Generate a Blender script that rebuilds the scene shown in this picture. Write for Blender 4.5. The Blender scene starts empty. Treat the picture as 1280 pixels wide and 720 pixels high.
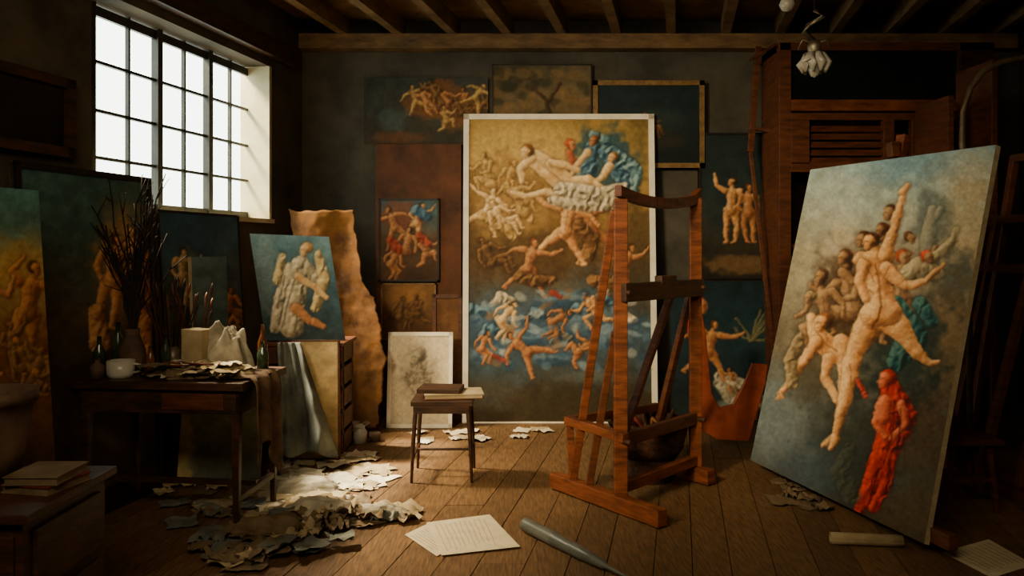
import bpy, math, random
import numpy as np
from mathutils import Vector, Matrix, noise as mn
random.seed(7)
F=1000.;H0=1.4;HY=310.
def P(x,y,Y): return Vector(((x-640)/F*Y, Y, H0-(y-HY)/F*Y))
def FL(x,y,z=0.0):
    Y=(H0-z)*F/(y-HY); return Vector(((x-640)/F*Y,Y,z))
def V(*a): return Vector(a)
def lin(c):
    c=np.asarray(c,dtype=float)/255.; return np.where(c<=.04045,c/12.92,((c+.055)/1.055)**2.4)
# ---------------------------------------------------------------- materials
def M(name,c1,c2=None,scale=6,rough=.7,bump=.15,stretch=(1,1,1),metal=0.,spec=.3,sheen=0):
    m=bpy.data.materials.new(name);m.use_nodes=True;nt=m.node_tree;b=nt.nodes['Principled BSDF']
    c2=c2 or tuple(int(x*.6) for x in c1)
    tc=nt.nodes.new('ShaderNodeTexCoord');mp=nt.nodes.new('ShaderNodeMapping');mp.inputs['Scale'].default_value=stretch
    nz=nt.nodes.new('ShaderNodeTexNoise');nz.inputs['Scale'].default_value=scale;nz.inputs['Detail'].default_value=8;nz.inputs['Roughness'].default_value=.65
    nt.links.new(tc.outputs['Object'],mp.inputs[0]);nt.links.new(mp.outputs[0],nz.inputs['Vector'])
    cr=nt.nodes.new('ShaderNodeValToRGB');cr.color_ramp.elements[0].position=.32;cr.color_ramp.elements[1].position=.68
    cr.color_ramp.elements[0].color=(*lin(c2),1);cr.color_ramp.elements[1].color=(*lin(c1),1)
    nt.links.new(nz.outputs['Fac'],cr.inputs[0]);nt.links.new(cr.outputs[0],b.inputs['Base Color'])
    b.inputs['Roughness'].default_value=rough;b.inputs['Metallic'].default_value=metal;b.inputs['Specular IOR Level'].default_value=spec
    if bump:
        bp=nt.nodes.new('ShaderNodeBump');bp.inputs['Strength'].default_value=bump;bp.inputs['Distance'].default_value=.02
        nt.links.new(nz.outputs['Fac'],bp.inputs['Height']);nt.links.new(bp.outputs[0],b.inputs['Normal'])
    return m
def attrmat(name,rough,noise_scale,lo,bump,stretch=(1,1,1),spec=.3):
    m=bpy.data.materials.new(name);m.use_nodes=True;nt=m.node_tree;b=nt.nodes['Principled BSDF']
    at=nt.nodes.new('ShaderNodeAttribute');at.attribute_name='Paint'
    tc=nt.nodes.new('ShaderNodeTexCoord');mp=nt.nodes.new('ShaderNodeMapping');mp.inputs['Scale'].default_value=stretch
    nz=nt.nodes.new('ShaderNodeTexNoise');nz.inputs['Scale'].default_value=noise_scale;nz.inputs['Detail'].default_value=6
    nt.links.new(tc.outputs['Object'],mp.inputs[0]);nt.links.new(mp.outputs[0],nz.inputs['Vector'])
    mr=nt.nodes.new('ShaderNodeMapRange');mr.inputs[1].default_value=.3;mr.inputs[2].default_value=.7;mr.inputs[3].default_value=lo;mr.inputs[4].default_value=1.1
    nt.links.new(nz.outputs['Fac'],mr.inputs[0])
    mx=nt.nodes.new('ShaderNodeVectorMath');mx.operation='SCALE'
    nt.links.new(at.outputs['Color'],mx.inputs[0]);nt.links.new(mr.outputs[0],mx.inputs['Scale']);nt.links.new(mx.outputs[0],b.inputs['Base Color'])
    b.inputs['Roughness'].default_value=rough;b.inputs['Specular IOR Level'].default_value=spec
    bp=nt.nodes.new('ShaderNodeBump');bp.inputs['Strength'].default_value=bump;bp.inputs['Distance'].default_value=.01
    nt.links.new(nz.outputs['Fac'],bp.inputs['Height']);nt.links.new(bp.outputs[0],b.inputs['Normal'])
    return m
OIL=attrmat('oil_paint',.6,60,.93,.04,spec=.15)
PLANKM=attrmat('floor_planks',.6,9,.4,.35,(9,1,1),.3)
PAPERM=attrmat('printed_paper',.8,20,.92,.1)
WOODD=M('wood_dark',(74,46,26),(30,18,11),7,.5,.2,(1,1,4))
WOODO=M('wood_orange',(132,70,32),(70,35,16),6,.5,.25,(1,1,5))
WOODM=M('wood_mid',(106,58,29),(58,31,15),6,.5,.2,(1,1,5))
WOODC=M('wood_ceiling',(132,102,64),(76,58,38),5,.7,.25,(1,1,3))
GOLD=M('frame_gold',(140,108,60),(86,62,32),20,.45,.3)
WHITEF=M('frame_white',(245,236,214),(222,210,184),8,.5,.05)
BLACKF=M('frame_black',(34,27,20),(18,14,10),9,.5,.1)
RAWC=M('canvas_raw',(190,172,132),(150,132,96),20,.8,.1)
WALLM=M('plaster_wall',(84,79,66),(50,48,42),2.5,.85,.3)
WALLL=M('plaster_wall_warm',(84,74,54),(50,45,36),2.5,.85,.3)
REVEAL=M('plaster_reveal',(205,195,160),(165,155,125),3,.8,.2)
STEEL=M('steel_window',(52,52,44),(30,30,26),10,.5,.05)
PAPW=M('paper_white',(225,214,186),(190,176,144),6,.85,.1)
PAPC=M('paper_cream',(180,160,120),(136,118,84),6,.85,.1)
PAPD=M('paper_brown',(122,102,72),(78,62,42),6,.85,.2)
LINEN=M('linen_cloth',(182,172,146),(112,104,86),8,.9,.3)
GREYC=M('cloth_grey',(118,120,108),(72,74,68),6,.9,.3)
BROWNC=M('brown_canvas',(156,104,46),(58,36,18),4,.8,.3)
CERAM=M('ceramic_white',(200,195,177),(165,157,140),5,.3,.02,spec=.5)
TERRA=M('clay_pot',(104,80,58),(60,46,34),6,.8,.2)
DARKM=M('twig_dark',(44,34,25),(20,15,10),12,.8,.1)
METAL=M('brushed_metal',(150,140,115),(90,82,66),12,.45,.05,metal=.8)
PIPE=M('pipe_metal',(110,92,66),(74,60,42),12,.45,.05,metal=.2)
GLASSY=M('shade_milk_glass',(195,190,172),(150,145,132),6,.3,.05,spec=.6)
PEN=M('marker_grey',(104,106,96),(70,72,66),6,.4,.02,spec=.4)
PALR=M('palette_orange',(170,78,38),(104,42,20),7,.45,.2,spec=.4)
WICK=M('wicker',(84,52,28),(30,18,10),30,.8,.6)
REDC=M('rag_red',(120,44,26),(60,20,14),8,.9,.3)
GREENG=M('green_glass',(50,66,44),(24,34,24),5,.15,0,spec=.7)
AMBER=M('amber_glass',(120,70,26),(70,36,14),5,.15,0,spec=.7)
DKGLASS=M('dark_glass',(20,26,30),(10,13,15),3,.25,0,spec=.4)

class B:
    def __init__(s): s.v=[];s.f=[];s.m=[];s.sm=[];s.mats=[];s.mod=[]
    def mi(s,m):
        if m not in s.mats: s.mats.append(m)
        return s.mats.index(m)
    def add(s,vs,fs,mat,smooth=False):
        o=len(s.v);s.v+=[tuple(p) for p in vs];i=s.mi(mat)
        for f in fs: s.f.append(tuple(o+k for k in f));s.m.append(i);s.sm.append(smooth)
    def box8(s,p,mat):
        s.add(p,[(3,2,1,0),(4,5,6,7),(0,1,5,4),(1,2,6,5),(2,3,7,6),(3,0,4,7)],mat)
    def box(s,lo,hi,mat,R=None,C=None):
        x0,y0,z0=lo;x1,y1,z1=hi
        p=[V(x0,y0,z0),V(x1,y0,z0),V(x1,y1,z0),V(x0,y1,z0),V(x0,y0,z1),V(x1,y0,z1),V(x1,y1,z1),V(x0,y1,z1)]
        if R: p=[(R@q)+C for q in p]
        s.box8(p,mat)
    def beam(s,a,b,w,d,mat,up=V(0,0,1)):
        a=V(*a);b=V(*b);t=(b-a).normalized()
        if abs(t.dot(up))>.97: up=V(0,1,0)
        sd=t.cross(up).normalized();u=sd.cross(t).normalized()
        p=[]
        for q in (a,b):
            p+=[q-sd*w/2-u*d/2,q+sd*w/2-u*d/2,q+sd*w/2+u*d/2,q-sd*w/2+u*d/2]
        s.box8(p,mat)
    def tube(s,path,rad,mat,n=8):
        path=[V(*q) for q in path];rad=rad if isinstance(rad,(list,tuple)) else [rad]*len(path)
        vs=[];fs=[];ref=V(.31,.2,.93)
        for i,q in enumerate(path):
            t=(path[min(i+1,len(path)-1)]-path[max(i-1,0)]).normalized()
            a=t.cross(ref)
            if a.length<.1:a=t.cross(V(1,0,0))
            a.normalize();b=t.cross(a)
            for k in range(n):
                an=2*math.pi*k/n;vs.append(q+(a*math.cos(an)+b*math.sin(an))*rad[i])
        for i in range(len(path)-1):
            for k in range(n):
                fs.append((i*n+k,i*n+(k+1)%n,(i+1)*n+(k+1)%n,(i+1)*n+k))
        fs.append(tuple(range(n))[::-1]);fs.append(tuple((len(path)-1)*n+k for k in range(n)))
        s.add(vs,fs,mat,True)
    def lathe(s,c,prof,mat,n=24,fl=None):
        vs=[];fs=[]
        for i,(r,z) in enumerate(prof):
            for k in range(n):
                an=2*math.pi*k/n;rr=r*(fl(an,i/len(prof)) if fl else 1)
                vs.append(V(c[0]+rr*math.cos(an),c[1]+rr*math.sin(an),c[2]+z))
        for i in range(len(prof)-1):
            for k in range(n): fs.append((i*n+k,i*n+(k+1)%n,(i+1)*n+(k+1)%n,(i+1)*n+k))
        s.add(vs,fs,mat,True)
    def grid(s,fn,nu,nv,mat,smooth=True):
        vs=[fn(i/nu,j/nv) for j in range(nv+1) for i in range(nu+1)]
        fs=[(j*(nu+1)+i,j*(nu+1)+i+1,(j+1)*(nu+1)+i+1,(j+1)*(nu+1)+i) for j in range(nv) for i in range(nu)]
        s.add(vs,fs,mat,smooth)
    def extr(s,pts,off,mat):
        n=len(pts);vs=list(pts)+[q+off for q in pts]
        s.add(vs,[tuple(range(n)),tuple(range(n,2*n))[::-1]]+[(i,i+n,(i+1)%n+n,(i+1)%n) for i in range(n)],mat)
    def done(s,name,bevel=0,solid=0,sub=0):
        me=bpy.data.meshes.new(name);me.from_pydata(s.v,[],s.f)
        for m in s.mats: me.materials.append(m)
        me.polygons.foreach_set('material_index',s.m);me.polygons.foreach_set('use_smooth',s.sm);me.update()
        o=bpy.data.objects.new(name,me);bpy.context.collection.objects.link(o)
        if solid: q=o.modifiers.new('thick','SOLIDIFY');q.thickness=solid;q.offset=0
        if bevel: q=o.modifiers.new('bevel','BEVEL');q.width=bevel;q.segments=2;q.limit_method='ANGLE'
        if sub: q=o.modifiers.new('sub','SUBSURF');q.levels=sub;q.render_levels=sub
        return o

# ---------------------------------------------------------------- painting engine (2D art for the canvases)
def vn(h,w,cell,rng):
    gh,gw=int(h/cell)+3,int(w/cell)+3;g=rng.random((gh,gw))
    y=np.arange(h)/cell;x=np.arange(w)/cell;yi=y.astype(int);xi=x.astype(int)
    fy=(y-yi);fx=(x-xi);fy=(fy*fy*(3-2*fy))[:,None];fx=(fx*fx*(3-2*fx))[None,:]
    a=g[yi][:,xi];b=g[yi][:,xi+1];c=g[yi+1][:,xi];d=g[yi+1][:,xi+1]
    return (a*(1-fx)+b*fx)*(1-fy)+(c*(1-fx)+d*fx)*fy
def fbm(h,w,cell,rng,o=4):
    r=0;s=0
    for i in range(o):
        if cell<1.2:break
        r=r+vn(h,w,cell,rng)*.5**i;s+=.5**i;cell/=2
    return r/s
SK=((84,46,22),(188,128,72),(232,188,128))
SKR=((70,38,20),(154,96,54),(204,148,94))
SKP=((104,74,42),(194,152,96),(236,206,150))
GO=((88,62,28),(160,122,66),(208,170,106))
BL=((20,36,46),(50,80,98),(116,146,158))
TEAL=((14,34,34),(32,72,70),(80,118,106))
RED=((60,8,6),(150,32,20),(212,78,50))
WH=((84,74,56),(166,150,118),(226,210,176))
BR=((34,22,10),(96,64,34),(152,110,64))
POSES=[([[(.35,-.85),(.7,-1.15),(.85,-1.6)],[(-.35,-.85),(-.62,-.45),(-.25,-.2)]],[[(.14,.05),(.45,.6),(.25,1.2)],[(-.14,.05),(-.25,.7),(-.35,1.35)]]),
([[(.35,-.85),(.62,-.4),(1.0,-.25)],[(-.35,-.85),(-.6,-.35),(-.5,.1)]],[[(.14,.05),(.85,.1),(.8,.8)],[(-.14,.05),(.55,.35),(.45,1.0)]]),
([[(.35,-.85),(.9,-.9),(1.35,-1.15)],[(-.35,-.85),(-.85,-.75),(-1.2,-.4)]],[[(.14,.05),(.6,.5),(.95,1.1)],[(-.14,.05),(-.5,.55),(-.95,1.05)]]),
([[(.35,-.85),(.75,-.6),(1.1,-.85)],[(-.3,-.85),(-.1,-.4),(.35,-.35)]],[[(.14,.05),(.7,-.1),(.6,.55)],[(-.14,.05),(-.3,.6),(-.8,.75)]])]
class Art:
    def __init__(s,x0,y0,x1,y1,seed=1,k=1.6):
        s.x0,s.y0,s.k=x0-4,y0-4,k;s.w=int((x1-x0+8)*k);s.h=int((y1-y0+8)*k)
        s.rng=np.random.default_rng(seed);s.c=np.zeros((s.h,s.w,3))
        s.X,s.Y=np.meshgrid(s.x0+np.arange(s.w)/k,s.y0+np.arange(s.h)/k)
        s.n1=fbm(s.h,s.w,40*k,s.rng);s.n2=fbm(s.h,s.w,12*k,s.rng,2);s.n3=fbm(s.h,s.w,5*k,s.rng,2)
    def vgrad(s,stops,warp=40):
        Y=s.Y+(s.n1-.5)*2*warp;ys=[a for a,_ in stops]
        for i in range(3): s.c[...,i]=np.interp(Y,ys,[c[i] for _,c in stops])
        s.c*=(.8+.4*s.n2)[...,None]
    def blob(s,x,y,rx,ry,col,al=.7,soft=.6,rot=0,wob=.6):
        a=math.radians(rot);dx=s.X-x;dy=s.Y-y
        u=(dx*math.cos(a)+dy*math.sin(a))/rx;v=(-dx*math.sin(a)+dy*math.cos(a))/ry
        d=np.sqrt(u*u+v*v)+(s.n2-.5)*wob*1.6+(s.n3-.5)*wob*.5
        A=np.clip((1+soft/2-d)/soft,0,1);A=A*A*(3-2*A)*al
        s.c=s.c*(1-A[...,None])+np.array(col)*A[...,None]*(.88+.24*s.n3[...,None])
    def fig(s,chains,cols=SK,bump=1.,al=1.,out=.26,L=(-.62,-.6,.5),folds=0,rim=4):
        pts=[p for c in chains for p in c];R=max(p[2] for p in pts)+8
        xa=max(0,int((min(p[0] for p in pts)-R-s.x0)*s.k));xb=min(s.w,int((max(p[0] for p in pts)+R-s.x0)*s.k))
        ya=max(0,int((min(p[1] for p in pts)-R-s.y0)*s.k));yb=min(s.h,int((max(p[1] for p in pts)+R-s.y0)*s.k))
        if xb-xa<3 or yb-ya<3:return
        sl=(slice(ya,yb),slice(xa,xb));X=s.X[sl]+(s.n3[sl]-.5)*2;Y=s.Y[sl]+(s.n2[sl]-.5)*2
        H=np.zeros_like(X);D=np.full_like(X,-99)
        for c in chains:
            if len(c)==1:c=[c[0],c[0]]
            for (ax,ay,ar),(bx,by,br) in zip(c[:-1],c[1:]):
                vx,vy=bx-ax,by-ay;l=vx*vx+vy*vy+1e-6
                t=np.clip(((X-ax)*vx+(Y-ay)*vy)/l,0,1);r=ar+(br-ar)*t
                d=np.hypot(X-ax-t*vx,Y-ay-t*vy);h=r*np.clip(1-(d/r)**2,0,1)
                H=(H**3+h**3)**(1/3);D=np.maximum(D,r-d)
        if out:
            A=np.clip((D+rim)/rim,0,1);A=(A*A*out*al)[...,None];s.c[sl]=s.c[sl]*(1-A)+np.array(cols[0])*.5*A
        H=H*.5+bump*.3*s.n3[sl]+bump*2.2*s.n2[sl]
        if folds: H=H+folds*.7*np.sin((X*.4+Y*.15+s.n2[sl]*10))+folds*.45*np.sin((X*.22-Y*.3+s.n1[sl]*16))
        gy,gx=np.gradient(H*s.k);n=np.sqrt(gx*gx+gy*gy+1)
        sh=(-gx*L[0]-gy*L[1]+L[2])/n*.5+.5
        sh=np.clip(sh*1.6-.5+(s.n1[sl]-.5)*.5,0,1)
        col=np.stack([np.interp(sh,[.05,.5,1],[cols[0][i],cols[1][i],cols[2][i]]) for i in range(3)],-1)
        A=(np.clip(D*.6+.35,0,1)*al*np.interp(sh,[0,.3],[.5,1]))[...,None];s.c[sl]=s.c[sl]*(1-A)+col*A
    def ln(s,pts,r,col,al=.55):
        s.fig([[(x,y,r) for x,y in pts]],(col,)*3,bump=0,out=0,al=al)
    def head(s,x,y,r,d=1,skin=SK,hair=(46,28,16),tilt=0):
        hc=(tuple(int(q*.5) for q in hair),hair,tuple(min(255,int(q*1.7)) for q in hair))
        s.fig([[(x-d*r*.22,y-r*.25,r*.88)]],hc,folds=.4)
        s.fig([[(x+d*r*.15,y-r*.1,r*.7),(x+d*r*.32,y+r*.5,r*.5)]],skin,bump=.3,out=.12,rim=1)
        dk=((50,26,14),)*3
        s.fig([[(x+d*r*.25,y-.05*r,r*.07),(x+d*r*.65,y-.05*r,r*.07)]],dk,out=0,al=.6)
        s.fig([[(x+d*r*.45,y+r*.5,r*.06),(x+d*r*.68,y+r*.48,r*.06)]],((110,40,24),)*3,out=0,al=.6)
        s.fig([[(x+d*r*.76,y+r*.02,r*.06),(x+d*r*.86,y+r*.25,r*.1)]],skin,out=.1,rim=.8)
    def nude(s,x,y,S,ang=0,flip=1,skin=SK,arms=None,legs=None,hair=(50,30,16),hd=True,pose=None):
        a=math.radians(ang)
        def T(u,v): u*=flip; return (x+S*(u*math.cos(a)-v*math.sin(a)),y+S*(u*math.sin(a)+v*math.cos(a)))
        q=lambda u,v,r:(*T(u,v),r*S)
        if pose is not None: arms,legs=POSES[pose]
        arms=arms or [[(.35,-.85),(.75,-.6),(.95,-1.)],[(-.35,-.85),(-.55,-.4),(-.35,-.02)]]
        legs=legs or [[(.14,.05),(.2,.75),(.12,1.45)],[(-.14,.05),(-.3,.7),(-.2,1.4)]]
        for l in legs:
            kx=l[1];ax=l[2];mx=((kx[0]*.65+ax[0]*.35),(kx[1]*.65+ax[1]*.35))
            s.fig([[q(*l[0],.25),q(*kx,.14),q(*mx,.15),q(*ax,.075),q(ax[0]+.13,ax[1]+.04,.06)]],skin,bump=.5)
        s.fig([[q(0,.0,.26),q(0,-.35,.21),q(0,-.72,.29)],[q(-.25,-.82,.15),q(.25,-.82,.15)],[q(0,-.8,.11),q(0,-1.08,.11)]],skin,bump=.7)
        if S>15:
            dk=tuple(int(c*.8+30) for c in skin[0]);w=S*.02+.2
            s.ln([T(0,-.78),T(.02,-.45),T(0,-.1)],w,dk,.5);s.ln([T(-.24,-.55),T(-.1,-.52),T(0,-.58),T(.12,-.52),T(.24,-.56)],w,dk,.45);s.ln([T(-.14,-.3),T(.14,-.3)],w,dk,.3);s.ln([T(-.2,-.02),T(0,.12),T(.2,-.02)],w,dk,.45)
        for l in arms:
            s.fig([[q(*l[0],.15),q(*l[1],.1),q(l[1][0]*.7+l[2][0]*.3,l[1][1]*.7+l[2][1]*.3,.11),q(*l[2],.06),q(l[2][0],l[2][1]-.05,.075)]],skin,bump=.4)
        if hd: hx,hy=T(.03,-1.25);s.head(hx,hy,S*.2,flip,skin,hair)
    def crowd(s,x0,y0,x1,y1,n,S,pal=(SK,SKR),seed=3,al=1.,cl=(BL,BR,WH,BR)):
        r=random.Random(seed)
        for i in range(n):
            x=r.uniform(x0,x1);y=y0+(y1-y0)*(i+.5)/n
            s.nude(x,y,S*r.uniform(.85,1.2),r.uniform(-50,50),r.choice([-1,1]),r.choice(pal),hair=r.choice([(50,30,16),(120,70,30),(90,50,20)]),pose=r.randrange(4))
            if r.random()<.8:
                c=r.choice(cl);dx=r.uniform(-1,1)*S;s.fig([[(x-dx*.5,y+S*.05,S*.2),(x+dx*.4,y+S*.25,S*.26),(x+dx*1.2,y+S*.5,S*.16)]],c,folds=1.4,al=.9)
    def finish(s,con=1.):
        s.c*=(.9+.2*fbm(s.h,s.w,3*s.k,s.rng,2))[...,None]
        na=fbm(s.h,s.w,6*s.k,s.rng,2);nb=fbm(s.h,s.w,6*s.k,s.rng,2)
        dx=((na-.5)*6*s.k);dy=((nb-.5)*6*s.k);yi,xi=np.indices((s.h,s.w));o=s.c*.22
        for t,wt in ((1,.3),(.5,.28),(-.4,.2)):
            o=o+wt*s.c[np.clip((yi+dy*t).astype(int),0,s.h-1),np.clip((xi+dx*t).astype(int),0,s.w-1)]
        s.c=np.clip(o,0,255);return s
    def sample(s,x,y):
        u=np.clip((x-s.x0)*s.k,0,s.w-1.01);v=np.clip((y-s.y0)*s.k,0,s.h-1.01);ui=u.astype(int);vi=v.astype(int);fu=(u-ui)[:,None];fv=(v-vi)[:,None]
        c=s.c;return (c[vi,ui]*(1-fu)+c[vi,ui+1]*fu)*(1-fv)+(c[vi+1,ui]*(1-fu)+c[vi+1,ui+1]*fu)*fv

def painting(name,cor,art,frame=None,fw=.03,ft=.02,thick=.025,res=1.1,mat=None,edge=None,gain=1.,wav=0,bot=True):
    BLc,BRc,TRc,TLc=cor
    n=(BRc-BLc).cross(TLc-BLc).normalized()
    if n.dot(V(0,0,1.4)-BLc)<0:n=-n
    pj=lambda p:(640+F*p.x/p.y,HY-F*(p.z-H0)/p.y)
    a,b,c,d=[pj(p) for p in cor]
    nu=max(8,int(max(math.dist(a,b),math.dist(c,d))/res));nv=max(8,int(max(math.dist(a,d),math.dist(b,c))/res))
    uu,vv=np.meshgrid(np.linspace(0,1,nu+1),np.linspace(0,1,nv+1));uu=uu.ravel()[:,None];vv=vv.ravel()[:,None]
    A=[np.array(p) for p in cor]
    pts=(A[0]*(1-uu)+A[1]*uu)*(1-vv)+(A[3]*(1-uu)+A[2]*uu)*vv
    xs=640+F*pts[:,0]/pts[:,1];ys=HY-F*(pts[:,2]-H0)/pts[:,1]
    col=lin(np.clip(art.sample(xs,ys)*gain,0,255))
    if wav: pts=pts+np.array(n)[None]*(wav*np.sin(uu*5+vv*3)*np.sin(vv*4+1))
    j,i=np.meshgrid(np.arange(nv),np.arange(nu),indexing='ij');o=(j*(nu+1)+i).ravel()
    fs=np.stack([o,o+1,o+nu+2,o+nu+1],-1).tolist()
    bb=B();bb.mats=[mat or OIL];e=edge or RAWC
    bk=[p-n*.0015 for p in cor];b2=[p-n*thick for p in cor]
    bb.add(bk+b2,[(0,1,2,3),(7,6,5,4),(0,1,5,4),(1,2,6,5),(2,3,7,6),(3,0,4,7)],e)
    if frame:
        ux=(BRc-BLc).normalized();uy=(TLc-BLc).normalized()
        def fr(p,q,inn,fw=fw):
            o1=[p,q,q+inn*fw,p+inn*fw];z0=[k-n*thick for k in o1];z1=[k+n*ft for k in o1];bb.box8(z0+z1,frame)
        fr(BLc,BRc,uy,fw if bot else fw*.25);fr(TLc,TRc,-uy);fr(BLc,TLc,ux);fr(BRc,TRc,-ux)
    nv0=len(pts);verts=pts.tolist()+[tuple(p) for p in bb.v]
    faces=fs+[tuple(nv0+k for k in f) for f in bb.f]
    me=bpy.data.meshes.new(name);me.from_pydata(verts,[],faces)
    for m in bb.mats: me.materials.append(m)
    mi=[0]*len(fs)+bb.m;me.polygons.foreach_set('material_index',mi)
    ca=me.color_attributes.new('Paint','FLOAT_COLOR','POINT')
    cc=np.ones((len(verts),4));cc[:nv0,:3]=col;ca.data.foreach_set('color',cc.ravel());me.update()
    ob=bpy.data.objects.new(name,me);bpy.context.collection.objects.link(ob);return ob
def front(x0,y0,x1,y1,Y,lean=0.,z0=None):
    a=P(x0,y1,Y);b=P(x1,y1,Y);zt=P(0,y0,Y+lean).z
    if z0 is not None:a.z=b.z=z0
    return [a,b,V(b.x,Y+lean,zt),V(a.x,Y+lean,zt)]

# ================================================================ ROOM
def wX(Y): return -2.202+.2086*(Y-4.57)
def W(Y,off,z): return V(wX(Y)+off*.979,Y-off*.204,z)
def wallbox(b,y0,y1,o0,o1,z0,z1,mat):
    b.box8([W(y0,o0,z0),W(y0,o1,z0),W(y1,o1,z0),W(y1,o0,z0),W(y0,o0,z1),W(y0,o1,z1),W(y1,o1,z1),W(y1,o0,z1)],mat)
BY=6.7;CZ=3.3
b=B()
wallbox(b,-1.6,7.0,-.24,0,0,1.62,WALLL);wallbox(b,-1.6,7.0,-.24,0,2.80,CZ,WALLL)
wallbox(b,-1.6,4.30,-.24,0,1.62,2.80,WALLL);wallbox(b,6.19,7.0,-.24,0,1.62,2.80,WALLL)
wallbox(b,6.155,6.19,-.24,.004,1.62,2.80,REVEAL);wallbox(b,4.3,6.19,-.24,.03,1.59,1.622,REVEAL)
b.done('wall_left')
b=B();b.box((-2.2,BY,0),(4.8,BY+.15,CZ),WALLM);b.done('wall_back')
b=B();b.box((-4.2,-1.75,0),(3.2,-1.6,CZ),WALLM);b.done('wall_front')
rX=lambda Y:4.25+.2086*(Y-6.7)
b=B();b.box8([V(rX(-1.6),-1.6,0),V(rX(-1.6)+.15,-1.6,0),V(rX(6.8)+.15,6.8,0),V(rX(6.8),6.8,0),V(rX(-1.6),-1.6,CZ),V(rX(-1.6)+.15,-1.6,CZ),V(rX(6.8)+.15,6.8,CZ),V(rX(6.8),6.8,CZ)],WALLM);b.done('wall_right')
vs=[];fs=[];cs=[];x=-4.2;rr=random.Random(5)
while x<5.0:
    w=rr.choice([.17,.19,.21]);y=-1.7+rr.uniform(-1,0)
    while y<6.8:
        L=rr.uniform(1.6,3.0);y1=min(y+L,6.85);ya=max(y,-1.7)
        if y1>ya:
            g=.0022;z=rr.uniform(-.002,0)
            q=[V(x+g+ya*.2086,ya+g,z),V(x+w-g+ya*.2086,ya+g,z),V(x+w-g+y1*.2086,y1-g,z),V(x+g+y1*.2086,y1-g,z)]
            o=len(vs);vs+=q+[p-V(0,0,.03) for p in q]
            fs+=[(o,o+1,o+2,o+3),(o,o+4,o+5,o+1),(o+1,o+5,o+6,o+2),(o+2,o+6,o+7,o+3),(o+3,o+7,o+4,o)]
            k=rr.uniform(.7,1.1);cs+=[(*(lin((120,88,52))*k),1)]*8
        y+=L
    x+=w
o=len(vs);vs+=[V(-5,-1.7,-.03),V(5.5,-1.7,-.03),V(5.5,6.9,-.03),V(-5,6.9,-.03)];fs.append((o,o+1,o+2,o+3));cs+=[(.01,.006,.004,1)]*4
me=bpy.data.meshes.new('floor');me.from_pydata(vs,[],fs);me.materials.append(PLANKM)
ca=me.color_attributes.new('Paint','FLOAT_COLOR','POINT');ca.data.foreach_set('color',np.array(cs).ravel())
bpy.context.collection.objects.link(bpy.data.objects.new('floor',me))
b=B();e_=[W(-1.7,-.24,CZ),V(rX(-1.7)+.15,-1.7,CZ),V(rX(6.85)+.15,6.85,CZ),W(6.85,-.24,CZ)];b.box8(e_+[q+V(0,0,.1) for q in e_],WOODC);b.done('ceiling')
b=B();xx=-1.25-.45*7
for i in range(22):
    y0=-1.5;p0=V(xx+(y0-5.1)*.2086,y0,CZ-.07);p1=V(xx+(6.66-5.1)*.2086,6.66,CZ-.07)
    if p1.x>wX(6.6)+.05 and p0.x<rX(-1.5)-.1: b.beam(p0,p1,.075,.14,WOODC)
    xx+=.45
b.done('ceiling_joists')
b=B();b.box((-1.75,6.56,3.04),(4.15,6.7,3.16),WOODC);wallbox(b,-1.5,6.5,0.,.08,2.86,3.0,WOODD);b.done('trim_1')
b=B();b.box((-1.74,6.67,0),(4.15,6.7,.14),WOODD);b.done('baseboard_back')
b=B();ys=[4.50,5.09,5.645,6.2];zs=[2.76,2.47,2.19,1.92,1.65]
for yv in ys: wallbox(b,yv-.024,yv+.024,-.21,-.16,1.62,2.8,STEEL)
wallbox(b,4.3,4.5,-.22,-.16,1.62,2.8,STEEL)
for a_,c_ in zip(ys[:-1],ys[1:]):
    m_=(a_+c_)/2 if a_>4.55 else 4.82
    wallbox(b,m_-.009,m_+.009,-.2,-.175,1.62,2.8,STEEL)
for i,z in enumerate(zs):
    h=.009 if 0<i<4 else .028
    wallbox(b,4.4,6.2,-.2,-.175,z-h,z+h,STEEL)
b.done('window_1')

# ================================================================ PAINTINGS
a=Art(578,143,822,530,11,1.8)
a.vgrad([(143,(136,108,54)),(200,(178,144,78)),(270,(134,100,50)),(330,(92,68,38)),(360,(74,76,70)),(400,(62,84,100)),(450,(60,74,78)),(490,(66,56,38)),(530,(54,44,28))],26)
a.blob(640,180,74,34,(198,162,92),.7,1.4);a.blob(800,190,26,70,(96,80,44),.6,1.2);a.blob(800,330,24,80,(64,52,32),.6,1.2)
a.blob(595,300,22,70,(80,60,32),.6,1.2);a.blob(690,270,90,60,(106,76,38),.5,1.2);a.blob(660,325,80,30,(78,56,30),.7,1)
for (x,y,rx,ry) in [(630,240,36,42),(655,265,30,22),(608,262,18,30)]: a.blob(x,y,rx,ry,(160,122,66),.7,.8)
for (x,y,S_,an,fl,ps) in [(610,222,22,-10,-1,3),(636,232,23,10,1,1),(608,266,23,20,-1,2),(650,256,24,-20,1,3),(628,278,22,-30,1,1)]:
    a.nude(x,y,S_,an,fl,GO if random.random()<.4 else SKP,hair=(104,70,34),pose=ps)
    a.fig([[(x-S_*.3,y+3,S_*.2),(x+S_*.3,y+S_*.4,S_*.3),(x+S_*.6,y+S_*.8,S_*.2)]],GO,folds=1.6,al=.9)
a.blob(755,205,36,42,(46,78,88),.85,.6)
a.fig([[(742,172,6),(735,205,13),(728,232,10)],[(748,178,8),(768,200,14),(785,235,9)]],BL,folds=2)
a.fig([[(765,190,9),(795,212,8),(793,240,6)],[(740,168,6),(756,178,9)]],((24,44,52),(68,102,110),(144,168,166)),folds=2)
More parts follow.
